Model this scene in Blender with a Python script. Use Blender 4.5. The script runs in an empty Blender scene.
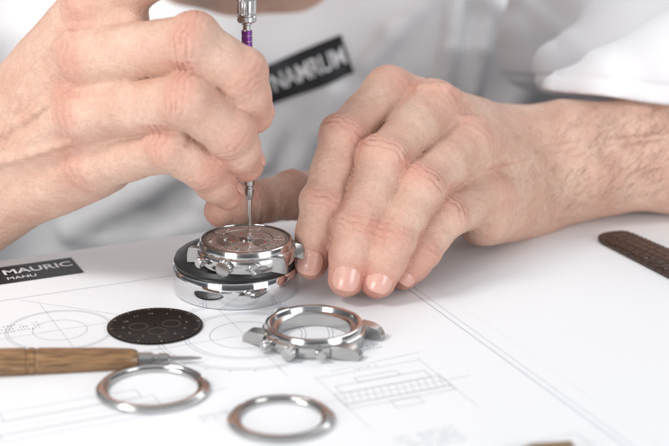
import bpy, math, random
import numpy as np
from mathutils import Vector, Matrix
from mathutils.bvhtree import BVHTree
random.seed(3); np.random.seed(3)
sc=bpy.context.scene
sc.unit_settings.system='METRIC'; sc.unit_settings.scale_length=0.01   # 1 unit = 1 cm
COL=sc.collection
# ------------------------------------------------------------------ camera
PITCH=math.radians(18.5); DIST=75.0; FPX=1700.0
CAM=Vector((0,-DIST*math.cos(PITCH),DIST*math.sin(PITCH)))
FW=Vector((0,math.cos(PITCH),-math.sin(PITCH))); UP=Vector((0,math.sin(PITCH),math.cos(PITCH)))
cd=bpy.data.cameras.new("camera"); cam=bpy.data.objects.new("camera",cd); COL.objects.link(cam)
cam.location=CAM; cam.rotation_euler=(math.radians(90)-PITCH,0,0)
cd.lens=FPX/669*36; cd.sensor_width=36; cd.clip_start=1; cd.clip_end=2000
cd.dof.use_dof=True; cd.dof.focus_distance=66.0; cd.dof.aperture_fstop=0.085
sc.camera=cam
def ray(u,v): return FW+Vector(((u-334.5)/FPX,0,0))+UP*((223-v)/FPX)
def W(u,v,y):
    d=ray(u,v); return CAM+d*((y-CAM.y)/d.y)
def T(u,v,z=0.0):
    d=ray(u,v); return CAM+d*((z-CAM.z)/d.z)
# ------------------------------------------------------------------ materials
def newmat(name):
    m=bpy.data.materials.new(name); m.use_nodes=True
    nt=m.node_tree; b=nt.nodes["Principled BSDF"]; return m,nt,b
def N(nt,t,**kw):
    n=nt.nodes.new(t)
    for k,v in kw.items(): setattr(n,k,v)
    return n
def simple(name,col,rough=.5,metal=0,bump=0,bscale=5,colvar=0,coat=0):
    m,nt,b=newmat(name)
    b.inputs["Base Color"].default_value=(*col,1); b.inputs["Roughness"].default_value=rough; b.inputs["Metallic"].default_value=metal
    b.inputs["Coat Weight"].default_value=coat
    tc=N(nt,"ShaderNodeTexCoord")
    no=N(nt,"ShaderNodeTexNoise"); no.inputs["Scale"].default_value=bscale; no.inputs["Detail"].default_value=6
    nt.links.new(tc.outputs["Object"],no.inputs["Vector"])
    if bump:
        bp=N(nt,"ShaderNodeBump"); bp.inputs["Strength"].default_value=bump; bp.inputs["Distance"].default_value=.02
        nt.links.new(no.outputs["Fac"],bp.inputs["Height"]); nt.links.new(bp.outputs["Normal"],b.inputs["Normal"])
    if colvar:
        mx=N(nt,"ShaderNodeMix",data_type='RGBA'); mx.inputs[6].default_value=(*[c*(1-colvar) for c in col],1); mx.inputs[7].default_value=(*[min(1,c*(1+colvar)) for c in col],1)
        nt.links.new(no.outputs["Fac"],mx.inputs[0]); nt.links.new(mx.outputs[2],b.inputs["Base Color"])
    mr=N(nt,"ShaderNodeMapRange"); mr.inputs[3].default_value=max(0,rough*.75); mr.inputs[4].default_value=min(1,rough*1.3)
    nt.links.new(no.outputs["Fac"],mr.inputs[0]); nt.links.new(mr.outputs[0],b.inputs["Roughness"])
    return m
M_paper=simple("white_paper",(.82,.83,.85),.55,bump=.05,bscale=8,colvar=.012)
M_table=simple("white_table",(.80,.81,.83),.4,colvar=.02,bscale=.5)
M_ink=simple("pale_blue_ink",(.36,.41,.50),.6)
M_black=simple("black_print",(.012,.012,.016),.45)
M_whiteprint=simple("white_print",(.82,.83,.85),.5)
M_steel=simple("polished_steel",(.53,.52,.51),.15,1,bump=.02,bscale=3)
M_brushed=simple("brushed_steel",(.46,.45,.44),.28,1,bump=.15,bscale=20)
M_chrome=simple("chrome",(.70,.70,.71),.07,1,bump=.03,bscale=1.2)
M_rubber=simple("black_rubber",(.012,.012,.013),.38,bump=.15,bscale=18)
M_purple=simple("purple_anodised",(.20,.05,.27),.3,.6)
M_brass=simple("gilt_gear",(.52,.43,.35),.3,1)
M_jewel=simple("ruby_jewel",(.40,.02,.06),.1,coat=1)
M_dial=simple("dark_dial",(.010,.006,.005),.5,colvar=.4,bscale=4)
M_dial.node_tree.nodes["Principled BSDF"].inputs["Specular IOR Level"].default_value=.22
M_gold=simple("gold_print",(.30,.23,.17),.45)
M_hair=simple("dark_hair",(.055,.035,.025),.6,bump=.8,bscale=6,colvar=.5)
M_armhair=simple("brown_arm_hair",(.14,.08,.05),.5)
M_eye=simple("eye_white",(.7,.68,.66),.15)
M_thread=simple("thread",(.11,.065,.042),.8)
M_tan=simple("tan_leather",(.22,.13,.06),.5,bump=.4,bscale=8,colvar=.3)
def movementmat(name,c1,c2,scale):
    m,nt,b=newmat(name); L=nt.links.new
    tc=N(nt,"ShaderNodeTexCoord")
    vo=N(nt,"ShaderNodeTexVoronoi",feature='DISTANCE_TO_EDGE'); vo.inputs["Scale"].default_value=scale; L(tc.outputs["Object"],vo.inputs["Vector"])
    v2=N(nt,"ShaderNodeTexVoronoi"); v2.inputs["Scale"].default_value=scale; L(tc.outputs["Object"],v2.inputs["Vector"])
    wv_=N(nt,"ShaderNodeTexWave",wave_type='BANDS',bands_direction='DIAGONAL'); wv_.inputs["Scale"].default_value=3.2; wv_.inputs["Distortion"].default_value=.3; L(tc.outputs["Object"],wv_.inputs["Vector"])
    sp=N(nt,"ShaderNodeSeparateColor"); L(v2.outputs["Color"],sp.inputs[0])
    mx=N(nt,"ShaderNodeMix",data_type='RGBA'); mx.inputs[6].default_value=(*c1,1); mx.inputs[7].default_value=(*c2,1); L(sp.outputs[0],mx.inputs[0])
    mr=N(nt,"ShaderNodeMapRange"); mr.inputs[1].default_value=.0; mr.inputs[2].default_value=.025; L(vo.outputs["Distance"],mr.inputs[0])
    m2=N(nt,"ShaderNodeMix",data_type='RGBA'); m2.inputs[6].default_value=(.09,.06,.05,1); L(mx.outputs[2],m2.inputs[7]); L(mr.outputs[0],m2.inputs[0]); L(m2.outputs[2],b.inputs["Base Color"])
    bp=N(nt,"ShaderNodeBump"); bp.inputs["Strength"].default_value=.4; bp.inputs["Distance"].default_value=.03; L(mr.outputs[0],bp.inputs["Height"])
    b2=N(nt,"ShaderNodeBump"); b2.inputs["Strength"].default_value=.25; b2.inputs["Distance"].default_value=.01; L(wv_.outputs["Fac"],b2.inputs["Height"]); L(bp.outputs[0],b2.inputs["Normal"]); L(b2.outputs[0],b.inputs["Normal"])
    b.inputs["Metallic"].default_value=.8; b.inputs["Roughness"].default_value=.38
    return m
M_rose=movementmat("rose_metal_plate",(.42,.31,.275),(.68,.60,.57),3.2)
M_rotor=movementmat("rose_rotor",(.50,.385,.34),(.60,.49,.45),1.6)
def skinmat():
    m,nt,b=newmat("skin")
    L=nt.links.new
    tc=N(nt,"ShaderNodeTexCoord"); at=N(nt,"ShaderNodeAttribute",attribute_name="tint")
    sp=N(nt,"ShaderNodeSeparateColor"); L(at.outputs["Color"],sp.inputs[0])
    n1=N(nt,"ShaderNodeTexNoise"); n1.inputs["Scale"].default_value=.7; n1.inputs["Detail"].default_value=5
    n2=N(nt,"ShaderNodeTexNoise"); n2.inputs["Scale"].default_value=5; n2.inputs["Detail"].default_value=7; n2.inputs["Roughness"].default_value=.65
    L(tc.outputs["Object"],n1.inputs["Vector"]); L(tc.outputs["Object"],n2.inputs["Vector"])
    r1=N(nt,"ShaderNodeMapRange"); r1.inputs[1].default_value=.32; r1.inputs[2].default_value=.66; L(n1.outputs["Fac"],r1.inputs[0])
    a=N(nt,"ShaderNodeMix",data_type='RGBA'); a.inputs[6].default_value=(.74,.51,.395,1); a.inputs[7].default_value=(.64,.38,.285,1); L(r1.outputs[0],a.inputs[0])
    r2=N(nt,"ShaderNodeMapRange"); r2.inputs[1].default_value=.42; r2.inputs[2].default_value=.72; r2.inputs[4].default_value=.42; L(n2.outputs["Fac"],r2.inputs[0])
    c=N(nt,"ShaderNodeMix",data_type='RGBA'); L(a.outputs[2],c.inputs[6]); c.inputs[7].default_value=(.55,.275,.195,1); L(r2.outputs[0],c.inputs[0])
    d=N(nt,"ShaderNodeMix",data_type='RGBA'); L(c.outputs[2],d.inputs[6]); d.inputs[7].default_value=(.58,.205,.155,1); L(sp.outputs[0],d.inputs[0])
    e=N(nt,"ShaderNodeMix",data_type='RGBA'); L(d.outputs[2],e.inputs[6]); e.inputs[7].default_value=(.09,.055,.042,1); L(sp.outputs[1],e.inputs[0])
    f=N(nt,"ShaderNodeMix",data_type='RGBA'); L(e.outputs[2],f.inputs[6]); f.inputs[7].default_value=(.30,.11,.075,1); L(sp.outputs[2],f.inputs[0])  # blue channel: dark shade painted into skin creases
    L(f.outputs[2],b.inputs["Base Color"])
    b.inputs["Roughness"].default_value=.41
    b.inputs["Subsurface Weight"].default_value=.08; b.inputs["Subsurface Radius"].default_value=(1,.3,.15); b.inputs["Subsurface Scale"].default_value=.10
    vo=N(nt,"ShaderNodeTexVoronoi",feature='DISTANCE_TO_EDGE'); vo.inputs["Scale"].default_value=8; L(tc.outputs["Object"],vo.inputs["Vector"])
    vr=N(nt,"ShaderNodeMapRange"); vr.inputs[2].default_value=.12; L(vo.outputs["Distance"],vr.inputs[0])
    n3=N(nt,"ShaderNodeTexNoise"); n3.inputs["Scale"].default_value=4.5; n3.inputs["Detail"].default_value=8; n3.inputs["Roughness"].default_value=.68; L(tc.outputs["Object"],n3.inputs["Vector"])
    b1=N(nt,"ShaderNodeBump"); b1.inputs["Strength"].default_value=.5; b1.inputs["Distance"].default_value=.015; L(vr.outputs[0],b1.inputs["Height"])
    b2=N(nt,"ShaderNodeBump"); b2.inputs["Strength"].default_value=.85; b2.inputs["Distance"].default_value=.10; L(n3.outputs["Fac"],b2.inputs["Height"]); L(b1.outputs["Normal"],b2.inputs["Normal"])
    L(b2.outputs["Normal"],b.inputs["Normal"])
    return m
M_skin=skinmat()
M_nail=simple("fingernail",(.66,.37,.30),.28,coat=.2,bump=.03,bscale=4,colvar=.10)
M_nail.node_tree.nodes["Principled BSDF"].inputs["Subsurface Weight"].default_value=.1
M_nail.node_tree.nodes["Principled BSDF"].inputs["Subsurface Scale"].default_value=.1
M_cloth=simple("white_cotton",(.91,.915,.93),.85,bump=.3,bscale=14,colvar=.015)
M_sleeve=simple("white_cotton_dimmed",(.77,.78,.81),.85,bump=.3,bscale=14,colvar=.015)  # shirt cotton, its colour darkened to offset strong light on the sleeve
def woodmat():
    m,nt,b=newmat("oak_wood"); L=nt.links.new
    tc=N(nt,"ShaderNodeTexCoord"); mp=N(nt,"ShaderNodeMapping"); mp.inputs["Scale"].default_value=(6,6,.5); L(tc.outputs["Object"],mp.inputs[0])
    no=N(nt,"ShaderNodeTexNoise"); no.inputs["Scale"].default_value=2.2; no.inputs["Detail"].default_value=8; L(mp.outputs[0],no.inputs["Vector"])
    cr=N(nt,"ShaderNodeValToRGB"); cr.color_ramp.elements[0].position=.3; cr.color_ramp.elements[0].color=(.09,.04,.016,1); cr.color_ramp.elements[1].position=.68; cr.color_ramp.elements[1].color=(.31,.175,.08,1)
    L(no.outputs["Fac"],cr.inputs[0]); L(cr.outputs[0],b.inputs["Base Color"]); b.inputs["Roughness"].default_value=.4; b.inputs["Coat Weight"].default_value=.2
    bp=N(nt,"ShaderNodeBump"); bp.inputs["Strength"].default_value=.3; bp.inputs["Distance"].default_value=.03; L(no.outputs["Fac"],bp.inputs["Height"]); L(bp.outputs[0],b.inputs["Normal"])
    return m
M_wood=woodmat()
def leathermat():
    m,nt,b=newmat("embossed_brown_leather"); L=nt.links.new
    tc=N(nt,"ShaderNodeTexCoord"); mp=N(nt,"ShaderNodeMapping"); mp.inputs["Scale"].default_value=(1.9,2.4,1); L(tc.outputs["Object"],mp.inputs[0])
    vo=N(nt,"ShaderNodeTexVoronoi",feature='DISTANCE_TO_EDGE'); vo.inputs["Scale"].default_value=1.1; vo.inputs["Randomness"].default_value=.4; L(mp.outputs[0],vo.inputs["Vector"])
    mr=N(nt,"ShaderNodeMapRange"); mr.inputs[2].default_value=.12; L(vo.outputs["Distance"],mr.inputs[0])
    mx=N(nt,"ShaderNodeMix",data_type='RGBA'); mx.inputs[6].default_value=(.010,.005,.0035,1); mx.inputs[7].default_value=(.040,.018,.011,1); L(mr.outputs[0],mx.inputs[0]); L(mx.outputs[2],b.inputs["Base Color"])
    bp=N(nt,"ShaderNodeBump"); bp.inputs["Strength"].default_value=.7; bp.inputs["Distance"].default_value=.06; L(mr.outputs[0],bp.inputs["Height"]); L(bp.outputs[0],b.inputs["Normal"])
    b.inputs["Roughness"].default_value=.30
    return m
M_leather=leathermat()
# ------------------------------------------------------------------ mesh helpers
def mkobj(name,verts,faces,mat=None,smooth=False,parent=None,loc=(0,0,0),rot=(0,0,0)):
    me=bpy.data.meshes.new(name); me.from_pydata([tuple(v) for v in verts],[],faces); me.update()
    if smooth: me.shade_smooth()
    ob=bpy.data.objects.new(name,me); COL.objects.link(ob)
    if mat: me.materials.append(mat)
    ob.location=loc; ob.rotation_euler=rot
    if parent: ob.parent=parent
    return ob
def autosmooth(ob,ang=35):
    me=ob.data; me.shade_smooth()
    import bmesh
    bm=bmesh.new(); bm.from_mesh(me)
    for e in bm.edges:
        if len(e.link_faces)==2 and e.calc_face_angle(0)>math.radians(ang): e.smooth=False
    bm.to_mesh(me); bm.free()
def bevel(ob,w=.02,s=2):
    m=ob.modifiers.new("bevel",'BEVEL'); m.width=w; m.segments=s; m.limit_method='ANGLE'; m.angle_limit=math.radians(35); m.harden_normals=False
def lathe(prof,seg=64,knurl=0,kamp=0,krange=None,closed=False):
    V=[];F=[];n=len(prof)
    for i in range(seg):
        a=2*math.pi*i/seg
        for (r,z) in prof:
            rr=r
            if knurl and krange and krange[0]<=z<=krange[1] and r>krange[2]:
                rr=r-(kamp if ((i*knurl/seg)%1)>=.5 else 0)
            V.append((rr*math.cos(a),rr*math.sin(a),z))
    m=n if closed else n-1
    for i in range(seg):
        j=(i+1)%seg
        for k in range(m):
            l=(k+1)%n
            F.append((i*n+k,j*n+k,j*n+l,i*n+l))
    return V,F
def lathe_obj(name,prof,mat,parent=None,loc=(0,0,0),rot=(0,0,0),seg=72,closed=False,**kw):
    V,F=lathe(prof,seg,closed=closed,**kw)
    ob=mkobj(name,V,F,mat,True,parent,loc,rot)
    import bmesh
    bm=bmesh.new(); bm.from_mesh(ob.data); bmesh.ops.remove_doubles(bm,verts=bm.verts,dist=1e-5); bmesh.ops.recalc_face_normals(bm,faces=bm.faces); bm.to_mesh(ob.data); bm.free()
    autosmooth(ob,30); return ob
def boxmesh(x0,x1,y0,y1,z0,z1):
    V=[(x0,y0,z0),(x1,y0,z0),(x1,y1,z0),(x0,y1,z0),(x0,y0,z1),(x1,y0,z1),(x1,y1,z1),(x0,y1,z1)]
    F=[(0,3,2,1),(4,5,6,7),(0,1,5,4),(1,2,6,5),(2,3,7,6),(3,0,4,7)]
    return V,F
def empty(name,loc,rotz=0):
    e=bpy.data.objects.new(name,None); COL.objects.link(e); e.location=loc; e.rotation_euler=(0,0,rotz); e.empty_display_size=.5; return e
def tag(ob,label,cat,group=None):
    ob["label"]=label; ob["category"]=cat
    if group: ob["group"]=group
def textmesh(name,txt,size,mat,extr=.0,spacing=1.0,bold=0.0):
    cu=bpy.data.curves.new(name,'FONT'); cu.body=txt; cu.size=size; cu.extrude=extr; cu.space_character=spacing; cu.offset=bold; cu.resolution_u=4
    tmp=bpy.data.objects.new(name+"_t",cu); COL.objects.link(tmp)
    dg=bpy.context.evaluated_depsgraph_get(); dg.update()
    me=bpy.data.meshes.new_from_object(tmp.evaluated_get(dg)); bpy.data.objects.remove(tmp)
    me.name=name; me.materials.clear(); me.materials.append(mat)
    ob=bpy.data.objects.new(name,me); COL.objects.link(ob); return ob
# ------------------------------------------------------------------ setting: table
ROT=math.radians(24); c24,s24=math.cos(ROT),math.sin(ROT)
edge=T(100,245,0)
V,F=boxmesh(-60,75,-75,0,-3,-.03)
tt=mkobj("table_top",V,F,M_table,parent=None,loc=(edge.x,edge.y,0),rot=(0,0,ROT)); bevel(tt,.15,3); tt["kind"]="structure"
# ------------------------------------------------------------------ technical drawings (paper)
def sheet(name,p_world,x0,x1,y0,y1,ztop,label):
    nx,ny=30,30; V=[];F=[]
    for j in range(ny+1):
        for i in range(nx+1):
            V.append((x0+(x1-x0)*i/nx,y0+(y1-y0)*j/ny,0))
    for j in range(ny):
        for i in range(nx):
            a=j*(nx+1)+i; F.append((a,a+1,a+nx+2,a+nx+1))
    ob=mkobj(name,V,F,M_paper,False,None,(p_world.x,p_world.y,ztop),(0,0,ROT))
    tag(ob,label,"paper"); return ob
pe=T(430,285,0)
low=sheet("paper_sheet",edge,-45,60,-62,-.6,-.018,"large blank white paper sheet covering the table")
draw=sheet("technical_drawing",pe,-42,0,-40,6.2,0.0,"white technical drawing sheet with fine blue-grey printed lines")
Minv=Matrix.Translation(draw.location).to_4x4() @ Matrix.Rotation(ROT,4,'Z'); Minv=Minv.inverted()
LV=[];LF=[]
def seg2(a,b,w=.022,z=.005):
    w*=1.25
    a=Vector((a[0],a[1],0));b=Vector((b[0],b[1],0)); d=(b-a)
    if d.length<1e-5: return
    n=Vector((-d.y,d.x,0)).normalized()*w/2; k=len(LV)
    for p in (a-n,b-n,b+n,a+n): LV.append((p.x,p.y,z))
    LF.append((k,k+1,k+2,k+3))
def loc2(u,v): p=Minv@T(u,v,0); return (p.x,p.y)
def pl(pts,w=.022):
    q=[loc2(*p) for p in pts]
    for a,b in zip(q,q[1:]): seg2(a,b,w)
def circ(cx,cy,r,a0=0,a1=360,w=.02,n=72,dash=False):
    m=max(6,int(n*(a1-a0)/360))
    for i in range(m):
        if dash and i%3==2: continue
        t0=math.radians(a0+(a1-a0)*i/m); t1=math.radians(a0+(a1-a0)*(i+1)/m)
        seg2((cx+r*math.cos(t0),cy+r*math.sin(t0)),(cx+r*math.cos(t1),cy+r*math.sin(t1)),w)
def rect(x0,y0,x1,y1,w=.02):
    seg2((x0,y0),(x1,y0),w);seg2((x1,y0),(x1,y1),w);seg2((x1,y1),(x0,y1),w);seg2((x0,y1),(x0,y0),w)
def notes(x,y,n,h=.16):
    for i in range(n):
        xx=x+i*h*.85
        if random.random()<.15: continue
        for k in range(3):
            seg2((xx+random.uniform(0,h*.5),y+random.uniform(0,h)),(xx+random.uniform(0,h*.5),y+random.uniform(0,h)),.022)
seg2((-1.0,5.2),(-1.0,-39),.025); seg2((-41,5.2),(-1.0,5.2),.025); seg2((-.7,5.5),(-.7,-39),.014)
cx,cy=loc2(245,335)
for r in (1.3,2.1,2.25,3.1,3.25): circ(cx,cy,r,w=.02)
seg2((cx-4.6,cy),(cx+4.6,cy),.013); seg2((cx,cy-4.2),(cx,cy+4.4),.013)
for k in range(24):
    a=math.radians(k*15); seg2((cx+3.25*math.cos(a),cy+3.25*math.sin(a)),(cx+3.45*math.cos(a),cy+3.45*math.sin(a)),.02)
cx2,cy2=loc2(60,330)
for r in (1.0,1.9,2.0): circ(cx2,cy2,r,w=.018)
seg2((cx2-3,cy2),(cx2+3,cy2),.013); seg2((cx2,cy2-3),(cx2,cy2+3),.013)
bx,by=loc2(345,405)
for (a,b,c,d) in ((0,0,4.0,.9),(.3,.9,3.7,1.5),(1.2,1.5,2.8,1.9),(0.0,-.35,4.0,0),(1.5,-.9,2.5,-.35)): rect(bx+a,by+b,bx+c,by+d)
for i in range(14): seg2((bx+.1+i*.28,by+.05),(bx+.3+i*.28,by+.85),.012)
seg2((bx-1,by+.45),(bx+5,by+.45),.012); seg2((bx,by-2),(bx,by+2.6),.012); seg2((bx+4,by-2),(bx+4,by+2.6),.012); seg2((bx,by+2.4),(bx+4,by+2.4),.014)
notes(bx+1.5,by+2.5,7)
bx,by=loc2(60,425)
for (a,b,c,d) in ((-2,0,3.5,1.0),(-1.6,1.0,3.1,1.7),(-2,-.5,3.5,0)): rect(bx+a,by+b,bx+c,by+d)
seg2((bx-4,by+.5),(bx+6,by+.5),.012)
x,y=loc2(8,333)
for r in range(3): notes(x-1,y+.28*r,17)
x,y=loc2(350,350)
for r in range(2): notes(x,y-.28*r,9)
x,y=loc2(200,418); notes(x,y,9); notes(x,y-.3,12)
x,y=loc2(395,440)
for r in range(4): notes(x,y-.3*r,16)
pl([(330,372),(420,352)],.014); pl([(180,372),(215,385)],.014); pl([(20,300),(140,318)],.014)
rect(-9,-24,-1.0,-20)
for r in range(4): seg2((-9,-24+r*.95),(-1,-24+r*.95),.014)
rect(-6.5,-19,-1.9,-14,.016); seg2((-6.5,-16.5),(-1.9,-16.5),.012); 
ink=mkobj("printed_drawing",LV,LF,M_ink,parent=draw); 
A=Minv@T(68,258,0); B=Minv@T(87,272,0)
hgt=(A-B).length; xr=(A.x+B.x)/2
V=[(xr-9,B.y,.008),(xr,B.y,.008),(xr,A.y,.008),(xr-9,A.y,.008)]
lab=mkobj("printed_label",V,[(0,1,2,3)],M_black,parent=draw)
t=textmesh("label_lettering","MAURIC",.78,M_whiteprint,spacing=1.0,bold=.014); t.parent=lab; 
wd=max(v.co.x for v in t.data.vertices); t.location=(xr-wd-.18,B.y+hgt*.50,.013)
t2=textmesh("label_lettering","MANU",.42,M_whiteprint,spacing=1.0,bold=.0); t2.parent=lab; t2.location=(xr-wd-.18,B.y+hgt*.18,.013)
# ------------------------------------------------------------------ watch case maker
def lug_mesh(R,side,end,zt,gap,out,wid):
    V=[];F=[]
    secs=[(R*.70,zt*1.0,.08,1.5),(R*.92,zt*1.02,.04,1.25),(R+out*.25,zt*.97,.0,1.05),(R+out*.55,zt*.84,0,.97),(R+out*.82,zt*.62,0,.92),(R+out*.97,zt*.40,.0,.88),(R+out,zt*.24,.02,.86)]
    for (x,zt_,zb,w) in secs:
        y0=gap; y1=gap+w*wid
        for (yy,zz) in ((y0,max(0,zb)),(y1,max(0,zb)),(y1,zt_),(y0,zt_)):
            V.append((end*x,side*yy,zz))
    for i in range(len(secs)-1):
        for k in range(4):
            l=(k+1)%4; F.append((i*4+k,i*4+l,(i+1)*4+l,(i+1)*4+k))
    F.append((0,3,2,1)); n=(len(secs)-1)*4; F.append((n,n+1,n+2,n+3))
    return V,F
def make_case(name,loc,rotz,R,H,inner,rim=.20,out=.5,wid=.40,gapf=.50,crs=1.0):
    import bmesh
    root=empty(name,loc,rotz)
    prof=[(inner,0.02),(R-.18,0),(R-.05,.07),(R,.18),(R,H*.60),(R-.03,H*.66),(R-.10,H*.70),(R-.11,H*.84),(R-.15,H*.97),(R-.19,H),(inner+rim,H),(inner+rim*.8,H*.95),(inner+rim*.6,H*.74),(inner+rim*.2,H*.70),(inner,H*.64),(inner,.02)]
    lathe_obj("case_ring",prof,M_steel,root,closed=False,seg=96)
    for e in (1,-1):
        for s in (1,-1):
            V,F=lug_mesh(R,s,e,H*.70,gap=R*gapf,out=out,wid=wid); l=mkobj("lug",V,F,M_brushed,True,root)
            bm=bmesh.new(); bm.from_mesh(l.data); bmesh.ops.recalc_face_normals(bm,faces=bm.faces); bm.to_mesh(l.data); bm.free()
            autosmooth(l,40); bevel(l,.035,3)
    cp=[(0,0),(.14,0),(.14,.12),(.25,.13),(.28,.17),(.28,.40),(.25,.45),(0,.46)]
    cp=[(r*crs,z*crs) for r,z in cp]
    lathe_obj("crown",cp,M_steel,root,(0,-R+.06,H*.42),(math.radians(90),0,0),seg=96,knurl=24,kamp=.022,krange=(.16*crs,.41*crs,.27*crs))
    pp=[(0,0),(.11,0),(.11,.17),(.18,.18),(.20,.21),(.20,.37),(.17,.40),(0,.41)]
    pp=[(r*crs,z*crs) for r,z in pp]
    for a in (-31,31):
        ar=math.radians(a); x=math.sin(ar)*(R-.05); y=-math.cos(ar)*(R-.05)
        lathe_obj("pusher",pp,M_steel,root,(x,y,H*.42),(math.radians(90),0,ar),seg=40)
    return root
cl=T(314,340,0)
case=make_case("watch_case",cl,math.radians(-24),1.92,.72,1.34,rim=.30,out=.40,wid=.42,gapf=.44,crs=.95)
tag(case,"empty polished steel chronograph watch case with lugs and crown","watch case")
# ------------------------------------------------------------------ bezel rings
def ringobj(name,loc,R,inner,H,label):
    w=R-inner
    prof=[(inner+.02,0),(R-.03,0),(R,.03),(R,H*.55),(R-.03,H*.62),(R-w*.28,H*.96),(R-w*.34,H),(inner+w*.34,H),(inner+w*.30,H*.94),(inner+w*.30,H*.62),(inner+.02,H*.58),(inner,H*.5),(inner,.02)]
    o=lathe_obj(name,prof,M_steel,None,loc,seg=128,closed=True); tag(o,label,"bezel ring","loose bezel rings"); return o
ringobj("bezel_ring",T(153,391,0),1.93,1.53,.25,"polished steel bezel ring lying beside the wooden tool")
ringobj("bezel_ring",T(281,421,0),1.76,1.34,.22,"polished steel bezel ring lying alone on the drawing")
# ------------------------------------------------------------------ dial
dl=T(155,327,0)
dial=empty("watch_dial",dl,math.radians(14)); tag(dial,"dark brown chronograph dial with small gold numerals","watch dial")
lathe_obj("dial_plate",[(.06,.0),(1.76,.0),(1.78,.02),(1.78,.07),(1.76,.085),(1.4,.085),(1.38,.078),(.06,.078)],M_dial,dial,closed=True,seg=110)
for i in range(12):
    a=math.radians(90-30*i)
    tx=textmesh("numeral",str(12 if i==0 else i),.21,M_gold); w=max(v.co.x for v in tx.data.vertices)
    tx.parent=dial; tx.location=(1.18*math.cos(a)-w/2,1.18*math.sin(a)-.07,.0865)
V=[];F=[]
for i in range(60):
    a=math.radians(6*i); L0=1.56 if i%5==0 else 1.64; w=.010 if i%5 else .020
    ca,sa=math.cos(a),math.sin(a); k=len(V)
    for (r,ww) in ((L0,-w),(1.7,-w),(1.7,w),(L0,w)): V.append((r*ca-ww*sa,r*sa+ww*ca,.0885))
    F.append((k,k+1,k+2,k+3))
mkobj("minute_track",V,F,M_gold,parent=dial)
for (x,y) in ((-.62,0),(.62,0),(0,-.62)):
    lathe_obj("subdial",[(.335,.079),(.335,.083),(.342,.083),(.342,.079)],M_gold,dial,(x,y,0),closed=True,seg=48)
# ------------------------------------------------------------------ holder
hb=T(236,288,0); hb.z=0
holder=empty("movement_holder",hb); tag(holder,"round polished chrome holder with a black cushion under the watch","watch holder")
lathe_obj("holder_base",[(0,0),(2.38,0),(2.46,.05),(2.48,.12),(2.48,1.0),(2.44,1.07),(2.36,1.10),(0,1.10)],M_chrome,holder,seg=128)
lathe_obj("cushion",[(0,1.0),(2.30,1.0),(2.38,1.1),(2.42,1.25),(2.36,1.42),(2.2,1.54),(1.9,1.58),(0,1.58)],M_rubber,holder,seg=128)
# ------------------------------------------------------------------ watch on holder
wl=T(246,238,2.45); wl.z=1.57
watch=make_case("open_watch",wl,math.radians(-20),1.92,.88,1.63,rim=.05,out=.14,wid=.22,gapf=.42,crs=1.05)
tag(watch,"open steel chronograph watch with exposed rose-toned movement on the cushion","watch")
mv=lathe_obj("movement",[(0,.55),(1.65,.55),(1.67,.60),(1.67,.78),(1.63,.81),(0,.81)],M_rose,watch,seg=96)
lathe_obj("movement_ring",[(1.54,.80),(1.54,.84),(1.64,.84),(1.64,.80)],M_brushed,mv,closed=True,seg=96)
def disc_gear(R,teeth,h,hole=.1):
    V=[];F=[];n=teeth*4
    for z in (0,h):
        for i in range(n):
            r=R if (i%4) in (0,1) else R*.9; a=2*math.pi*i/n; V.append((r*math.cos(a),r*math.sin(a),z))
    F.append(tuple(range(n-1,-1,-1))); F.append(tuple(range(n,2*n)))
    for i in range(n): j=(i+1)%n; F.append((i,j,n+j,n+i))
    return V,F
def arcplate(r0,r1,a0,a1,h,n=28):
    V=[];F=[]
    for i in range(n+1):
        a=math.radians(a0+(a1-a0)*i/n)
        for (r,z) in ((r0,0),(r1,0),(r1,h),(r0,h)): V.append((r*math.cos(a),r*math.sin(a),z))
    for i in range(n):
        for k in range(4): l=(k+1)%4; F.append((i*4+k,(i+1)*4+k,(i+1)*4+l,i*4+l))
    F.append((0,1,2,3)); F.append((n*4+3,n*4+2,n*4+1,n*4))
    return V,F
for (nm,r0,r1,a0,a1,h,mt) in (("rotor",.20,1.0,20,160,.05,M_rotor),("rotor_weight",1.05,1.50,14,168,.06,M_rotor),("bridge",.55,1.12,195,250,.03,M_brushed),("bridge",.7,1.46,262,318,.03,M_rotor),("bridge",.35,.95,325,368,.03,M_brushed),("bridge",1.18,1.46,186,250,.03,M_rotor)):
    V,F=arcplate(r0,r1,a0,a1,h); o=mkobj(nm,V,F,mt,False,mv,(0,0,.812)); bevel(o,.012,2)
for (x,y,R,tt_,z) in ((.3,-.5,.22,22,.83),(-.35,-.42,.18,20,.85)):
    V,F=disc_gear(R,tt_,.02); o=mkobj("gear",V,F,M_brass,False,mv,(x,y,z)) 
for (x,y,z) in ((.3,-.5,.02),(-.35,-.42,.035),(-.4,.5,.03),(.4,.55,.03),(.85,-.15,.02)):
    lathe_obj("jewel",[(0,.85+z),(.035,.85+z),(.05,.84+z),(.05,.80)],M_jewel,mv,(x,y,0),seg=20)
for (x,y) in ((1.05,.75),(-1.1,.7),(-1.2,-.65),(.2,-1.3),(1.1,-.75),(0,1.28),(-.75,-.3),(.55,-1.0)):
    lathe_obj("screw",[(0,.905),(.06,.905),(.08,.89),(.08,.80)],M_steel,mv,(x,y,0),seg=24)
lathe_obj("rotor_hub",[(0,.91),(.12,.91),(.16,.895),(.24,.88),(.24,.80)],M_steel,mv,seg=40)
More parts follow.
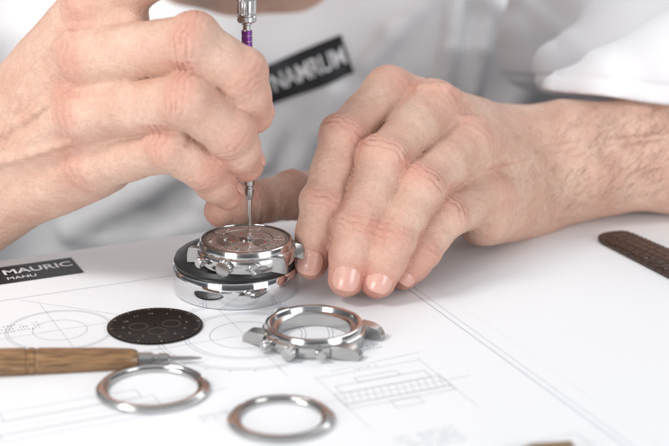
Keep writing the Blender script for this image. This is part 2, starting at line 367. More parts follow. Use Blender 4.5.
# ------------------------------------------------------------------ screwdriver (upright)
st=T(250,229,2.48); sd=empty("precision_screwdriver",(st.x,st.y,0)); tag(sd,"slim steel precision screwdriver with purple band held upright","screwdriver")
lathe_obj("blade",[(0,2.49),(.05,2.49),(.075,2.66),(.08,3.75),(0,3.75)],M_steel,sd,seg=24)
lathe_obj("chuck",[(.07,3.70),(.13,3.74),(.17,3.95),(.17,4.15),(.14,4.18),(.14,4.24),(.2,4.3),(.22,4.8),(.22,5.0)],M_brushed,sd,seg=48)
lathe_obj("barrel",[(.22,5.0),(.22,8.9),(.17,9.0),(.17,9.15),(.21,9.2),(.21,9.5),(.17,9.52),(.17,9.56),(.21,9.58),(.21,9.78)],M_brushed,sd,seg=96,knurl=24,kamp=.012,krange=(5.1,8.8,.21))
lathe_obj("color_band",[(.18,9.78),(.205,9.79),(.205,9.95),(.185,9.96),(.185,9.99),(.205,10.0),(.205,10.16),(.185,10.17),(.185,10.20),(.205,10.21),(.205,10.37),(.18,10.38)],M_purple,sd,seg=48)
for z in (9.965,10.175): lathe_obj("silver_stripe",[(.187,z),(.196,z),(.196,z+.022),(.187,z+.022)],M_steel,sd,seg=48,closed=True)
lathe_obj("neck",[(.2,10.38),(.15,10.40),(.15,10.58),(.2,10.62),(.2,10.68)],M_steel,sd,seg=48)
lathe_obj("swivel_cap",[(.2,10.68),(.33,10.7),(.37,10.75),(.37,10.92),(.31,10.96),(.31,11.0),(.37,11.04),(.38,11.55),(.33,11.62),(0,11.65)],M_steel,sd,seg=96,knurl=24,kamp=.02,krange=(11.03,11.56,.36))
# ------------------------------------------------------------------ wooden tool
def align(root,a,b):
    root.location=a; root.rotation_mode='QUATERNION'; root.rotation_quaternion=(b-a).to_track_quat('Z','Y')
ta=T(-110,365,.5); tb=T(202,358,.16)
tool=empty("wooden_handled_tool",ta); align(tool,ta,tb); tag(tool,"slim tool with grooved oak handle and steel point on paper","hand tool")
TL=(tb-ta).length; sj=(T(138,358,.4)-ta).length
lathe_obj("handle",[(0,0),(.3,0),(.45,.1),(.5,.5),(.5,sj-3.9),(.46,sj-3.88),(.46,sj-3.8),(.5,sj-3.78),(.5,sj-3.6),(.46,sj-3.58),(.46,sj-3.5),(.49,sj-3.45),(.44,sj-1.0),(.40,sj-.3),(.36,sj-.1),(.30,sj),(0,sj)],M_wood,tool,seg=48)
lathe_obj("ferrule",[(.2,sj-.02),(.24,sj+.02),(.24,sj+.5),(.18,sj+.55),(.17,sj+.7),(.21,sj+.75),(.19,sj+1.05),(.1,sj+1.15)],M_steel,tool,seg=40)
lathe_obj("steel_point",[(.1,sj+1.15),(.085,sj+1.4),(.07,TL-.35),(.03,TL-.02),(0,TL)],M_steel,tool,seg=24)
# ------------------------------------------------------------------ leather straps
def strap(p,ang,L,w0,w1,label,stitch=True,mat=None):
    nx,ny=80,16; V=[];F=[]
    def hw(s):
        w=(w0+(w1-w0)*min(1,s/L))/2; c=w0*.55
        if s<c: w*=math.sqrt(max(0,1-(1-s/c)**2))*.8+.2
        return w
    def top(s,t): return .12+.26*(1-abs(t)**3.0)*min(1,s/.6+.15)*(.75+.25*min(1,s/5))
    for side in (1,0):
        for i in range(nx+1):
            s=L*(i/nx)**1.3
            for j in range(ny+1):
                t=-1+2*j/ny
                V.append((s,hw(s)*t,top(s,t) if side else 0.0))
    o=(nx+1)*(ny+1)
    for i in range(nx):
        for j in range(ny):
            a=i*(ny+1)+j; F.append((a,a+ny+1,a+ny+2,a+1)); F.append((o+a,o+a+1,o+a+ny+2,o+a+ny+1))
    for i in range(nx):
        a=i*(ny+1); F.append((a,o+a,o+a+ny+1,a+ny+1)); a+=ny; F.append((a,a+ny+1,o+a+ny+1,o+a))
    for j in range(ny):
        F.append((j,j+1,o+j+1,o+j)); a=nx*(ny+1)+j; F.append((a,o+a,o+a+1,a+1))
    ob=mkobj("leather_strap",V,F,mat or M_leather,True,None,p,(0,0,ang)); autosmooth(ob,55)
    if stitch:
        SV=[];SF=[]; k=.5
        while k<L-.3:
            for sgn in (1,-1):
                t=1-.2/hw(k+.1); yy=sgn*hw(k+.1)*t; z=top(k+.1,t); b=len(SV)
                for (dx,dy,dz) in ((0,-.02,-.03),(.18,-.02,-.03),(.18,.02,-.03),(0,.02,-.03),(.03,-.013,.012),(.15,-.013,.012),(.15,.013,.012),(.03,.013,.012)): SV.append((k+dx,yy+dy,z+dz))
                SF+= [(b+4,b+5,b+6,b+7),(b,b+1,b+5,b+4),(b+1,b+2,b+6,b+5),(b+2,b+3,b+7,b+6),(b+3,b,b+4,b+7)]
            k+=.28
        mkobj("stitching",SV,SF,M_thread,parent=ob)
    tag(ob,label,"watch strap"); return ob
sp=T(607,235,0); strap(sp,math.radians(-62),9,1.8,2.4,"dark brown embossed leather watch strap with rounded end")
sp=T(520,457,0); strap(sp,math.radians(8),1.7,1.1,1.1,"small piece of tan leather strap on the paper",False,M_tan)
# ------------------------------------------------------------------ SDF modelling
def smin(a,b,k):
    if k<=0: return np.minimum(a,b)
    h=np.maximum(k-np.abs(a-b),0)/k
    return np.minimum(a,b)-h*h*(k*.25)
class Grid:
    def __init__(s,lo,hi,h,init=2.0):
        s.lo=np.array(lo,float); s.h=h; s.n=np.ceil((np.array(hi)-s.lo)/h).astype(int)+1
        s.ax=[(s.lo[i]+h*np.arange(s.n[i])).astype(np.float32) for i in range(3)]
        s.D=np.full(s.n,init,np.float32); s.init=init
    def box(s,lo,hi):
        a=np.clip(np.floor((np.array(lo)-s.lo)/s.h).astype(int),0,s.n); b=np.clip(np.ceil((np.array(hi)-s.lo)/s.h).astype(int)+1,0,s.n)
        return tuple(slice(int(x),int(y)) for x,y in zip(a,b))
    def pts(s,sl): return (s.ax[0][sl[0]][:,None,None],s.ax[1][sl[1]][None,:,None],s.ax[2][sl[2]][None,None,:])
    def val(s,p):
        i=np.clip(np.round((np.array(p)-s.lo)/s.h).astype(int),0,s.n-1); return s.D[i[0],i[1],i[2]]
    def march(s,p,d,sign=1,step=.05,mx=400):
        p=np.array(p,float); d=np.array(d,float)
        for _ in range(mx):
            if s.val(p)*sign>0: break
            p=p+d*step
        return p
    def cone(s,a,b,ra,rb,k,D=None,cut=None,squash=None):
        a=np.array(a,float); b=np.array(b,float); m=max(k,.3)+2*s.h
        lo=np.minimum(a-ra,b-rb)-m; hi=np.maximum(a+ra,b+rb)+m
        sl=s.box(lo,hi)
        if any(x.stop<=x.start for x in sl): return
        X,Y,Z=s.pts(sl); ab=b-a; L2=float(ab@ab)+1e-9
        px,py,pz=X-a[0],Y-a[1],Z-a[2]
        t=np.clip((px*ab[0]+py*ab[1]+pz*ab[2])/L2,0,1)
        qx,qy,qz=px-t*ab[0],py-t*ab[1],pz-t*ab[2]
        d2=qx*qx+qy*qy+qz*qz
        if squash is not None:
            n=squash[0]; f=squash[1]; c=qx*n[0]+qy*n[1]+qz*n[2]; d2=d2+(f*f-1)*c*c
        d=np.sqrt(d2)-(ra+(rb-ra)*t)
        if cut is not None:
            p,n=cut; d=np.maximum(d,(X-p[0])*n[0]+(Y-p[1])*n[1]+(Z-p[2])*n[2])
        D=s.D if D is None else D
        D[sl]=smin(D[sl],d.astype(np.float32),k)
    def mesh(s):
        D=s.D; S=D<0
        c=[(0,0,0),(1,0,0),(0,1,0),(1,1,0),(0,0,1),(1,0,1),(0,1,1),(1,1,1)]
        n=np.array(D.shape)-1
        cnt=np.zeros(tuple(n),np.int8)
        for o in c: cnt+=S[o[0]:o[0]+n[0],o[1]:o[1]+n[1],o[2]:o[2]+n[2]]
        act=(cnt>0)&(cnt<8); I=np.argwhere(act)
        idx=np.full(tuple(n),-1,np.int32); idx[act]=np.arange(len(I))
        dv=np.stack([D[I[:,0]+o[0],I[:,1]+o[1],I[:,2]+o[2]] for o in c],1).astype(float)
        acc=np.zeros((len(I),3)); num=np.zeros(len(I))
        cc=np.array(c,float)
        for i in range(8):
            for j in range(i+1,8):
                if np.abs(cc[i]-cc[j]).sum()!=1: continue
                x=(dv[:,i]<0)!=(dv[:,j]<0); den=np.where(x,dv[:,i]-dv[:,j],1); t=np.where(x,dv[:,i]/den,0)
                p=cc[i]+t[:,None]*(cc[j]-cc[i]); acc+=p*x[:,None]; num+=x
        P=s.lo+(I+acc/num[:,None])*s.h
        Q=[]
        for axn in range(3):
            o=[0,0,0]; o[axn]=1
            A=S[:D.shape[0]-o[0],:D.shape[1]-o[1],:D.shape[2]-o[2]]; B=S[o[0]:,o[1]:,o[2]:]
            E=np.argwhere(A!=B); a1,a2=(axn+1)%3,(axn+2)%3
            ok=(E[:,a1]>0)&(E[:,a2]>0)&(E[:,a1]<n[a1])&(E[:,a2]<n[a2]); E=E[ok]
            u=np.zeros(3,int);u[a1]=1; w=np.zeros(3,int);w[a2]=1
            def g(x): return idx[x[:,0],x[:,1],x[:,2]]
            q=np.stack([g(E-u-w),g(E-w),g(E),g(E-u)],1)
            fl=~A[E[:,0],E[:,1],E[:,2]]
            q[fl]=q[fl][:,::-1]; Q.append(q)
        Q=np.concatenate(Q); Q=Q[(Q>=0).all(1)]
        return P,Q
def np_(v): return np.array((v.x,v.y,v.z))
def nrm(v): v=np.array(v,float); return v/np.linalg.norm(v)
JOINTS=[]; TIPS=[]; NAILS=[]
def build_hand(g,mcp,fingers,wrist,thumb,forearm,radii,dorsal,lateral,nail_dirs,palmr=1.0,veins=(),extra=(),wr=1.0,bony=.24):
    for i in range(4):
        base=wrist+lateral*(-1.15+.75*i); r=[.98,1.0,.97,.95][i]*palmr
        g.cone(base,mcp[i],1.5*wr,r,.6)
        g.cone(base-dorsal*.5,mcp[i]*.85+base*.15-dorsal*.75,1.4,.95*palmr,.6)
        g.cone(base*.45+mcp[i]*.55+dorsal*(.93),mcp[i]+dorsal*.84*palmr,.12,.22,.28)
    tb=wrist-lateral*1.2-dorsal*.4
    g.cone(tb,thumb[0],1.5,1.25,.8)
    g.cone((tb+thumb[0])/2-dorsal*.3,mcp[0]*.75+wrist*.25-dorsal*.7,1.1,.9,.7)
    g.cone(wrist+lateral*1.2-dorsal*.7,mcp[3]-dorsal*.8,1.3,.95*palmr,.7)
    for (a,b,ra,rb,k) in extra: g.cone(a,b,ra,rb,k)
    for i in range(len(forearm)-1):
        (p,r,sx),(q,r2,sx2)=forearm[i],forearm[i+1]; kk=1.5 if i==0 else .8
        g.cone(p+lateral*sx,q+lateral*sx2,r,r2,kk); g.cone(p-lateral*sx,q-lateral*sx2,r,r2,kk)
    for i in range(3):
        m0=(mcp[i]+mcp[i+1])/2; f0=mcp[i]*.60+fingers[i][0]*.40; f1=mcp[i+1]*.60+fingers[i+1][0]*.40
        g.cone(m0-dorsal*.22,(f0+f1)/2-dorsal*.36,.80*palmr,.56*palmr,.4)
    for i in range(4):
        g.cone(mcp[i]+dorsal*.27*palmr,mcp[i]+dorsal*.27*palmr,.78*palmr,.78*palmr,.22)
    Df=np.full(g.D.shape,2.0,np.float32)
    chains=[[mcp[i]]+fingers[i] for i in range(4)]+[thumb]
    for i,ch in enumerate(chains):
        rb,rp,rd,rt=radii[i]
        lo=np.min(ch,axis=0)-2; hi=np.max(ch,axis=0)+2
        sl=g.box(lo,hi); sub=Grid.__new__(Grid); sub.h=g.h; sub.lo=np.array([g.ax[a][sl[a].start] for a in range(3)],float)
        sub.ax=[g.ax[a][sl[a]] for a in range(3)]; sub.n=np.array([len(a) for a in sub.ax]); sub.D=np.full(sub.n,2.0,np.float32)
        a,b,c,d=[np.array(x,float) for x in ch]
        for (p,q,r1,r2,wst) in ((a,b,rb,rp,.94),(b,c,rp,rd,.94)):
            m=(p+q)/2; rm=(r1+r2)/2*wst
            sub.cone(p,m,r1,rm,.22); sub.cone(m,q,rm,r2,.22)
        dd=d-c; m=c+dd*.5
        ax=nrm(dd); nd=nail_dirs[i]; nd=nrm(nd-ax*(nd@ax))
        sub.cone(c,m-nd*.05,rd,rd*.97,.2); sub.cone(m-nd*.05,d-nd*.04,rd*.96,rt,.2,squash=(nd,1.07))
        for (p0,p1,p2,r,amp) in ((a,b,c,rp,1.0),(b,c,d,rd,.6)):
            ax1=nrm(p2-p0); bend=p1-(p0+p2)/2
            dr=bend+(dorsal if i<4 else nd)*.6
            dr=nrm(dr-ax1*(dr@ax1)); JOINTS.append((p1,ax1,dr,r,amp))
            sd_=np.cross(ax1,dr); c0=p1+dr*bony*r*amp
            sub.cone(c0-sd_*.22*r,c0+sd_*.22*r,r*.82,r*.82,.18)
        Df[sl]=smin(Df[sl],sub.D,.04)
        TIPS.append((d,rt)); NAILS.append((d,ax,nd,rt,i))
        JOINTS.append((a,nrm(b-a),dorsal,rb,.4))
    g.D=smin(g.D,Df,.38)
    for path in veins:
        pts=[g.march(p,dorsal) for p in path]
        sm_=[]
        for k in range(len(pts)-1):
            for f in (0,.25,.5,.75): 
                q=pts[k]*(1-f)+pts[k+1]*f; q=g.march(q-dorsal*.5,dorsal,mx=60); sm_.append(q-dorsal*.03)
        sm_.append(pts[-1]-dorsal*.03)
        for p,q in zip(sm_,sm_[1:]): g.cone(p,q,.125,.125,.18)
wv=lambda u,v,y: np_(W(u,v,y))
tv=lambda u,v,z: np_(T(u,v,z))
# ---- hand pressing the holder (his left hand)
mR=[wv(388,91,-2.8),wv(434,106,-3.4),wv(470,145,-3.8),wv(488,198,-4.0)]
fR=[[wv(344,138,-6.0),wv(323,203,-8.0),tv(311,262,1.25)],
    [wv(384,160,-7.1),wv(357,228,-8.9),tv(346,279,.95)],
    [wv(419,187,-7.4),wv(391,240,-9.0),tv(378,281,.85)],
    [wv(444,216,-6.9),wv(419,250,-8.1),tv(404,274,.72)]]
wR=wv(527,168,1.0)
dirM=nrm(mR[3]-mR[0]); fd=nrm(fR[1][2]-mR[1]); nR=nrm(np.cross(dirM,fd)); 
if nR[1]>0: nR=-nR
latR=nrm(nrm(mR[3]-mR[0])*.8+np.array([.1,-.3,-.3]))
thR=[wv(335,196,-2.0),wv(290,196,-3.2),wv(250,204,-4.6),wv(222,210,-5.4)]
foreR=[(wv(528,170,1.0),1.5,.9),(wv(575,160,1.3),1.80,.80),(wv(669,152,1.8),1.95,.75),(np.array([26,5,3.4]),2.8,.8)]
veR=[[wR*.75+mR[1]*.25,wR*.4+(mR[1]*.6+mR[2]*.4)*.6,(mR[1]+mR[2])/2],
     [wR*.8+mR[3]*.2,wR*.5+(mR[2]*.5+mR[3]*.5)*.5,(mR[2]+mR[3])/2],
     [wR*.45+mR[1]*.25+mR[2]*.3,wR*.3+mR[0]*.5+mR[1]*.2,(mR[0]*.55+mR[1]*.45)],
     [foreR[1][0]+np.array([3,0.5,0]),foreR[1][0],wR*.85+mR[2]*.15]]
exR=[(wv(532,206,-.6),wv(484,220,-4.2),1.35,1.1,.9),(mR[2]-nR*1.0,fR[2][0]*.5+mR[3]*.5-nR*.9,.9,.7,.5),(mR[3]-nR*.6,mR[2]*.5+fR[2][0]*.5-nR*.8,.9,.8,.5)]
g=Grid((-6,-11.5,-.6),(26,9,9.5),.070)
radR=[(1.0,.96,.87,.69),(1.08,1.0,.90,.71),(1.08,1.0,.89,.68),(1.02,.93,.82,.61),(1.15,1.0,.9,.75)]
ndR=[nrm(np.array([-.05,-1,.45])),nrm(np.array([.0,-1,.3])),nrm(np.array([.1,-1,.3])),nrm(np.array([.25,-1,.3])),nrm(np.array([-.3,.2,1]))]
build_hand(g,mR,fR,wR,thR,foreR,radR,nR,latR,ndR,veins=veR,extra=exR,wr=1.08,bony=.19)
PR,QR=g.mesh(); nailsR=NAILS[:]; NAILS.clear()
# ---- hand holding the screwdriver (his right hand)
mL=[wv(92,6,-7.0),wv(86,58,-8.0),wv(84,114,-8.3),wv(94,164,-7.9)]
fL=[[wv(172,-36,-8.2),wv(222,-40,-7.8),np.array([st.x-.15,st.y-.05,12.38])],
    [wv(194,44,-10.1),wv(241,74,-9.9),wv(254,113,-8.9)],
    [wv(188,101,-10.6),wv(229,131,-10.2),wv(246,163,-8.8)],
    [wv(170,147,-10.0),wv(205,167,-9.7),wv(227,193,-8.6)]]
wL=wv(-30,182,-4.6)
dirM=nrm(mL[3]-mL[0]); fd=nrm(fL[1][0]-wL); nL=nrm(np.cross(dirM,fd))
if nL[1]>0: nL=-nL
latL=nrm(dirM)
thL=[wv(110,90,-4.2),wv(165,85,-4.2),wv(215,100,-5.0),wv(240,118,-6.4)]
foreL=[(wL,1.7,1.1),(wv(-110,195,-2.0),2.1,.9),(np.array([-30,6,3.]),3.2,1.0)]
veL=[[wL*.6+mL[1]*.4,wL*.3+mL[1]*.35+mL[2]*.35,(mL[1]+mL[2])/2],
     [wL*.7+mL[2]*.3,wL*.35+mL[2]*.35+mL[3]*.3,(mL[2]+mL[3])/2],
     [wL*.45+mL[2]*.3+mL[1]*.25,wL*.3+mL[0]*.4+mL[1]*.3,(mL[0]+mL[1])/2]]
g=Grid((-30,-14.5,-.8),(-1,9,15),.074)
radL=[(1.05,1.0,.9,.72),(1.14,1.10,.97,.79),(1.12,1.07,.95,.75),(1.02,.95,.84,.65),(1.2,1.05,.95,.8)]
ndL=[nrm([.2,-.3,1]),nrm([1,.5,.4]),nrm([1,.5,.4]),nrm([1,.45,.4]),nrm([.3,1,.5])]
build_hand(g,mL,fL,wL,thL,foreL,radL,nL,latL,ndL,palmr=1.16,veins=veL,bony=.22)
PL,QL=g.mesh(); nailsL=NAILS[:]
# ---- coarse body: torso, upper arms, neck and head
H=np.array([-8.0,3.5,20.7]); hf=nrm([.05,-.75,-.66]); hu=nrm(np.array([0,-.66,.75])); hu=nrm(hu-hf*(hu@hf)); hs=np.cross(hf,hu)
def HP(f,u,s): return H+hf*f+hu*u+hs*s
g=Grid((-38,-7,-32),(38,46,32),.38)
for x in (-11,-3,5): g.cone((x,27,-32),(x,26,0),9,9.5,3)
g.cone((-20,28,4),(14,28,4),6,6,3)
g.cone((-20,28,4),(-30,6,3),5,3.6,2); g.cone((14,28,4),(26,5,3.4),5,3.4,2)
g.cone((-3.5,25,8),HP(-3,-6,0),6.2,5.6,3)
g.cone(HP(-2,3,0),HP(0,3,0),7.3,7.0,2); g.cone(HP(1,-1,0),HP(2,-4,0),6.2,5.2,2)
g.cone(HP(3.5,-8.6,0),HP(3.0,-8.4,0),2.6,2.6,2.0); g.cone(HP(-1,-5,5),HP(4,-8.6,1.5),1.8,1.8,2); g.cone(HP(-1,-5,-5),HP(4,-8.6,-1.5),1.8,1.8,2)
g.cone(HP(6.5,1,0),HP(8.8,-2,0),.7,1.0,.8); g.cone(HP(7.7,-2.2,1),HP(7.7,-2.2,-1),.7,.7,.5)
g.cone(HP(6.7,-4.7,2),HP(6.7,-4.7,-2),.5,.5,.5); g.cone(HP(6.6,-5.8,1.6),HP(6.6,-5.8,-1.6),.6,.6,.5)
for s in (1,-1):
    g.cone(HP(5.8,2.4,s*3.5),HP(6.3,2.2,s*1.5),.8,.8,.7)
    g.cone(HP(5.5,.9,s*3.1),HP(5.6,.9,s*3.1),1.1,1.1,.4)
    g.cone(HP(-.6,1.6,s*7.2),HP(-.2,-1.6,s*7.0),.9,.7,.5); g.cone(HP(4.5,-1.5,s*4),HP(3,-2,s*5),1.6,1.4,1.2)
PB,QB=g.mesh(); del g
def vnormals(P,Q):
    a=P[Q[:,0]];b=P[Q[:,1]];c=P[Q[:,2]];d=P[Q[:,3]]
    fn=np.cross(c-a,d-b); Nn=np.zeros_like(P)
    for k in range(4): np.add.at(Nn,Q[:,k],fn)
    return Nn/(np.linalg.norm(Nn,axis=1)[:,None]+1e-12)
def wrinkle(P,Q):
    Nn=vnormals(P,Q)
    tint=np.zeros((len(P),4)); tint[:,3]=1; disp=np.zeros(len(P))
    for ji,(p,ax,dr,r,amp) in enumerate(JOINTS):
        q=P-p; s=q@ax; rad=q-s[:,None]*ax; rl=np.linalg.norm(rad,axis=1)+1e-9; w=(rad@dr)/rl
        near=(np.abs(s)<1.6)&(rl<r*1.6)
        if not near.any(): continue
        m=np.clip((w-.15)/.6,0,1)*np.exp(-(s/.40)**2)*near
        cr_=rad@np.cross(ax,dr)
        ph=s+.06*np.sin(cr_*4+ji)+.07*cr_*cr_*np.sign(s)+.04*np.sin(cr_*9+ji*2)
        groove=np.maximum(0,np.cos(2*np.pi*ph/(.27+.03*(ji%3))))**3*(.7+.3*np.sin(cr_*3+ji*1.7))
        disp-= .080*amp*m*groove; disp+=.025*amp*m
        tint[:,2]=np.maximum(tint[:,2],.50*amp*m*groove)  # groove shade painted into the skin colour
        tint[:,0]+= .42*min(1,amp+.3)*np.exp(-(s/.65)**2)*np.clip(w,0,1)*near
        m2=np.clip((-w-.2)/.5,0,1)*np.exp(-(s/.09)**2)*near*(amp>.5); disp-=.05*m2; tint[:,2]=np.maximum(tint[:,2],.4*m2)
    for (p,r) in TIPS:
        dd=np.linalg.norm(P-p,axis=1); tint[:,0]+=.55*np.exp(-(dd/1.05)**2)
    x,y,z=P.T
    disp+= .024*np.sin(x*2.1+1.3*np.sin(y*1.7))*np.sin(z*2.3+y)+.010*np.sin(x*5+z*4)*np.sin(y*5.5-z*3)
    tint[:,0]=np.clip(tint[:,0],0,.8)
    return P+Nn*disp[:,None],tint
PR,tR=wrinkle(PR,QR); PL,tL=wrinkle(PL,QL)
tB=np.zeros((len(PB),4)); tB[:,3]=1
q=PB-H; fu=q@hu; ff=q@hf; tB[:,1]=np.clip((-fu-2.8)/1.2,0,1)*np.clip((ff+2)/2,0,1)*np.clip((20-PB[:,1])/4,0,1)*.9
tB[:,1]*=.30+.70*np.clip((-5.6-PB[:,0])/2.0,0,1)
Pall=np.concatenate([PR,PL,PB]); Qall=np.concatenate([QR,QL+len(PR),QB+len(PR)+len(PL)]); tall=np.concatenate([tR,tL,tB])
def npmesh(name,P,Q,mat,tint=None,parent=None):
    me=bpy.data.meshes.new(name); me.vertices.add(len(P)); me.vertices.foreach_set("co",P.astype(np.float32).ravel())
    me.loops.add(len(Q)*4); me.loops.foreach_set("vertex_index",Q.astype(np.int32).ravel())
    me.polygons.add(len(Q)); me.polygons.foreach_set("loop_start",np.arange(0,len(Q)*4,4,dtype=np.int32))
    me.update(calc_edges=True); me.validate(); me.shade_smooth(); me.materials.append(mat)
    if tint is not None:
        at=me.attributes.new("tint",'FLOAT_COLOR','POINT'); at.data.foreach_set("color",tint.astype(np.float32).ravel())
    ob=bpy.data.objects.new(name,me); COL.objects.link(ob)
    if parent: ob.parent=parent
    return ob
person=npmesh("person",Pall,Qall,M_skin,tall)
tag(person,"watchmaker in white shirt leaning over, steadying holder and turning screwdriver","person")
sm=person.modifiers.new("smooth",'SMOOTH'); sm.factor=.22; sm.iterations=1
def nail(d,ax,nd,rt,i,hand):
    side=np.cross(ax,nd); V=[];F=[]; ns,nt_=20,16; wmax=rt*.76; sc_=rt/.66; L0,L1=-.52*sc_,(.46 if hand=='R' else .34)*sc_
    for a in range(ns+1):
        s=L0+(L1-L0)*a/ns; f=a/ns
        w=wmax
        if f<.45: w*=.25+.75*math.sqrt(1-(1-f/.45)**2)
        if f>.55: w*=.25+.75*math.sqrt(max(0,1-((f-.55)/.45)**2))
        for b in range(nt_+1):
            x=w*(-1+2*b/nt_); h=rt/1.03+.026-(.46 if hand=='R' else .62)*max(0,s)**2/sc_ - (x*x)/(2*.46*sc_) - .06*(1-min(1,f/.15))
            V.append(tuple(d+ax*s+side*x+nd*h))
    for a in range(ns):
        for b in range(nt_):
            q=a*(nt_+1)+b; F.append((q,q+1,q+nt_+2,q+nt_+1))
    o=mkobj("fingernail",V,F,M_nail,True,person); m=o.modifiers.new("thick",'SOLIDIFY'); m.thickness=.03; m.offset=0
    return o
for nl in nailsR: nail(*nl,'R')
for nl in nailsL: nail(*nl,'L')
NR=vnormals(PR,QR)
cand=np.where((PR[:,0]>7)&(PR[:,0]<17)&(NR[:,1]<.3)&(NR[:,2]>-.3))[0]
sel=np.random.choice(cand,1900,replace=False)
HV=[];HF=[]
for i in sel:
    p=PR[i]; n=NR[i]
    if random.random()>max(.03,(p[0]-7.5)/6): continue
    fl=nrm(np.array([-.55+random.uniform(-.4,.4),-.5+random.uniform(-.4,.3),-.55+random.uniform(-.4,.4)])); fl=nrm(fl-n*(fl@n))
    L=random.uniform(.35,1.1); sd_=nrm(np.cross(n,fl)); pts=[]; cb=random.uniform(-.18,.18); wd0=random.uniform(.003,.0055); lift=random.uniform(.7,1.3)
    for k in range(5):
        f=k/4; c=p+fl*L*f+n*(.01+.14*math.sin(f*1.9)*lift)+sd_*cb*f*f; w=wd0*(1-f*.8)
        pts.append((c-sd_*w,c+sd_*w,c+n*w))
    b=len(HV)
    for tri in pts: HV+= [tuple(x) for x in tri]
    for k in range(4):
        for (a1,a2) in ((0,1),(1,2),(2,0)): HF.append((b+k*3+a1,b+k*3+a2,b+k*3+3+a2,b+k*3+3+a1))
ah=mkobj("arm_hair",HV,HF,M_armhair,True,person); ah["kind"]="stuff"
# ---- shirt
g=Grid((-38,-3,-32),(38,46,16),.33)
for x in (-11,-3,5): g.cone((x,27,-32),(x,26,0),10.3,10.8,3)
g.cone((-20,28,4),(14,28,4),7.2,7.2,3)
g.cone((14,28,5),(22,14,6),7.0,5.2,2)
g.cone((-20,28,4),(-29,8,3),7.5,5.2,2,cut=(np.array([-28,8.5,3]),nrm([-.2,-1,0])))
g.cone((-8,24,9),(1,24,9),4.5,4.5,2)
X,Y,Z=g.pts((slice(None),)*3)
g.D+= .20*np.sin(.45*X+.3*Z+1.6*np.sin(.21*Z+.17*X)+.3*Y)+.10*np.sin(1.3*X-.9*Z+2*np.sin(.3*X+.4*Z))
def chest(u,v):
    for k in range(900):
        p=wv(u,v,6+k*.03)
        if g.val(p)<0: return p
    return p
def ridge(pts,r,k,dy=0.1):
    P_=[chest(*p)+np.array([0,dy,0]) for p in pts]; return [(a,b,r,k) for a,b in zip(P_,P_[1:])]
R_=[]
R_+=ridge([(366,66),(392,34),(440,-10)],.55,.35,-.25)
R_+=ridge([(440,98),(450,50),(456,-8)],.5,.3,-.25)
R_+=ridge([(472,92),(480,50),(492,-8)],.42,.3,-.2)
R_+=ridge([(510,110),(545,66),(620,25)],.7,.4,-.25)
R_+=ridge([(478,-5),(520,28),(565,66)],.6,.35,-.25)
R_+=ridge([(570,-8),(610,24),(680,42)],.7,.4,-.1)
R_+=ridge([(225,215),(160,238),(90,240)],.55,.5)
R_+=ridge([(205,150),(145,190),(70,232)],.6,.6)
R_+=ridge([(284,118),(262,160),(205,205)],.5,.5)
R_+=ridge([(334,95),(318,130),(300,165)],.5,.5)
for (a,b,r,k) in R_: g.cone(a,b,r,r,k)
nk=HP(-2,-3,0); d=np.sqrt((X-nk[0])**2+(Y-nk[1])**2+(Z-nk[2])**2)-8.0; g.D=np.maximum(g.D,-d)
PS,QS=g.mesh(); del g
shirt=npmesh("shirt",PS,QS,M_cloth,None,person); sm=shirt.modifiers.new("smooth",'SMOOTH'); sm.factor=.5; sm.iterations=1
# ---- loose sleeve draped behind and over the forearm, cut to a hem
g=Grid((4,-3,-.5),(30,20,14),.13)
h0,h1=wv(548,89,2.0),wv(669,105,.6)
hn=nrm(np.cross(nrm(h1-h0),nrm(np.array([0,1,-.27])))); 
if hn[2]>0: hn=-hn
g.cone(wv(560,84,3.8),wv(620,80,2.6),.7,1.5,.8); g.cone(wv(620,80,2.6),wv(700,70,2.2),1.5,2.9,1.0); g.cone(wv(700,70,2.2),wv(820,60,4.0),2.9,4.2,1.2)
g.cone(wv(562,66,7.5),wv(720,20,7.0),1.4,4.0,1.8)
g.cone(wv(540,52,12.5),wv(720,-20,12),1.8,4.0,1.8)
g.cone(wv(548,30,13.5),wv(700,20,10),2.4,4.0,1.8)
g.cone(wv(640,20,11),np.array([20,18,7]),3.2,5.0,2)
g.cone(wv(720,40,7),np.array([20,18,6]),4,5.0,2)
X,Y,Z=g.pts((slice(None),)*3)
q=(X-h0[0])*.34+(Z-h0[2])*1.1+Y*.15
g.D+= (.10*np.sin(1.15*q+1.4*np.sin(.45*X))+.05*np.sin(2.4*q-.7*X+np.sin(Y))-.10*np.maximum(0,np.sin(.8*q+.5*X))**8).astype(np.float32)
plane=(X-h0[0])*hn[0]+(Y-h0[1])*hn[1]+(Z-h0[2])*hn[2]
g.D=np.maximum(g.D,(plane+.025*np.sin(1.7*X)).astype(np.float32))
g.D+=(.13*np.exp(-((plane+.75)/.09)**2)).astype(np.float32)
PV,QV=g.mesh(); del g
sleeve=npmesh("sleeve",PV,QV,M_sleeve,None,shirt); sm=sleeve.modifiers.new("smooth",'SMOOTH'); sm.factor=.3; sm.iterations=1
bvh=BVHTree.FromPolygons([Vector(p) for p in PS],[tuple(int(i) for i in q) for q in QS])
bc=W(311,77,13.5); ex=(W(348,60,13.5)-W(275,86,13.5)).normalized(); ex=Vector((ex.x,0,ex.z)).normalized(); ey=Vector((-ex.z,0,ex.x)).normalized()
def proj(x,y,off):
    p=bc+ex*x+ey*y; h=bvh.ray_cast(Vector((p.x,4,p.z)),Vector((0,1,0)))
    yy=h[0].y if h[0] is not None else 15
    return Vector((p.x,yy-off,p.z))
V=[];F=[];nx,ny=24,8; x0,x1,y0,y1=-5.2,2.0,-.98,1.0
for j in range(ny+1):
    for i in range(nx+1): V.append(proj(x0+(x1-x0)*i/nx,y0+(y1-y0)*j/ny,.16))
for j in range(ny):
    for i in range(nx): a=j*(nx+1)+i; F.append((a,a+1,a+nx+2,a+nx+1))
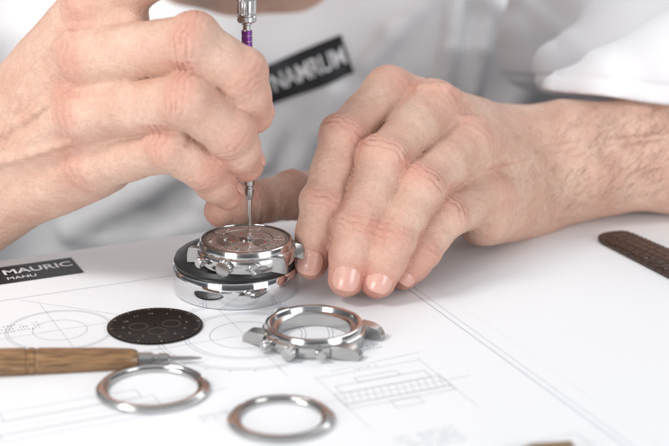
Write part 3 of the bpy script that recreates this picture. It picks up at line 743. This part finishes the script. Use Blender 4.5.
badge=mkobj("shirt_badge",V,F,M_black,True,shirt)
tm=textmesh("badge_lettering","DYNAMRUM",.98,M_whiteprint,bold=.014,spacing=.95); tm.parent=badge
w=max(v.co.x for v in tm.data.vertices)
for v in tm.data.vertices: v.co=proj(v.co.x-w+1.85,v.co.y*1.25-.38,.21)
# hair, eyes
g=Grid(H-13,H+13,.35)
g.cone(HP(-2.6,3.6,0),HP(-.6,3.8,0),7.6,7.3,2); g.cone(HP(-4,0,0),HP(-4,-3,0),5.8,4.8,2)
X,Y,Z=g.pts((slice(None),)*3); qf=(X-H[0])*hf[0]+(Y-H[1])*hf[1]+(Z-H[2])*hf[2]; qu=(X-H[0])*hu[0]+(Y-H[1])*hu[1]+(Z-H[2])*hu[2]
g.D+= .25*np.sin(2.6*X+np.sin(Y))*np.sin(2.2*Z+X)
g.D=np.maximum(g.D,(qf-1.2-qu*.75).astype(np.float32)*.8)
PH,QH=g.mesh(); hair=npmesh("hair",PH,QH,M_hair,None,person)
for s in (1,-1):
    e=lathe_obj("eye",[(0,-1.0),(.5,-.87),(.87,-.5),(1.0,0),(.87,.5),(.5,.87),(0,1.0)],M_eye,person,tuple(HP(5.75,.75,s*3.1)),seg=24)
# ------------------------------------------------------------------ light
w=bpy.data.worlds.new("World"); sc.world=w; w.use_nodes=True; nt=w.node_tree; bg=nt.nodes["Background"]
tc=N(nt,"ShaderNodeTexCoord"); sx=N(nt,"ShaderNodeSeparateXYZ"); nt.links.new(tc.outputs["Generated"],sx.inputs[0])
cr=N(nt,"ShaderNodeValToRGB"); el=cr.color_ramp.elements
el[0].position=0; el[0].color=(.20,.21,.22,1); el[1].position=1; el[1].color=(.95,.97,1,1)
e=el.new(.50); e.color=(.14,.145,.155,1); e=el.new(.60); e.color=(.30,.31,.33,1); e=el.new(.72); e.color=(.80,.82,.85,1)
ad=N(nt,"ShaderNodeMath",operation='MULTIPLY_ADD'); ad.inputs[1].default_value=.5; ad.inputs[2].default_value=.5
nt.links.new(sx.outputs[2],ad.inputs[0]); nt.links.new(ad.outputs[0],cr.inputs[0]); nt.links.new(cr.outputs[0],bg.inputs[0]); bg.inputs[1].default_value=.60
def area(name,loc,target,size,power,col):
    ld=bpy.data.lights.new(name,'AREA'); ld.shape='SQUARE'; ld.size=size; ld.energy=power; ld.color=col
    o=bpy.data.objects.new(name,ld); COL.objects.link(o); o.location=loc; o.rotation_euler=(Vector(target)-Vector(loc)).to_track_quat('-Z','Y').to_euler(); return o
area("key_softbox",(-40,-24,50),(0,-2,2),18,22000,(1,.985,.965))
area("front_fill",(-66,-100,20),(4,14,2),46,68000,(.99,.99,1))  # unseen low fill, added to brighten the shirt front
area("right_fill",(72,-75,20),(0,16,1),46,52000,(.95,.975,1))
area("back_fill",(26,32,52),(2,2,0),34,9500,(.97,.985,1))  # unseen back light, added to lift the table and rim the hands
sc.view_settings.view_transform='Standard'; sc.view_settings.look='None'; sc.view_settings.exposure=0
print("verts",len(Pall),len(PS))
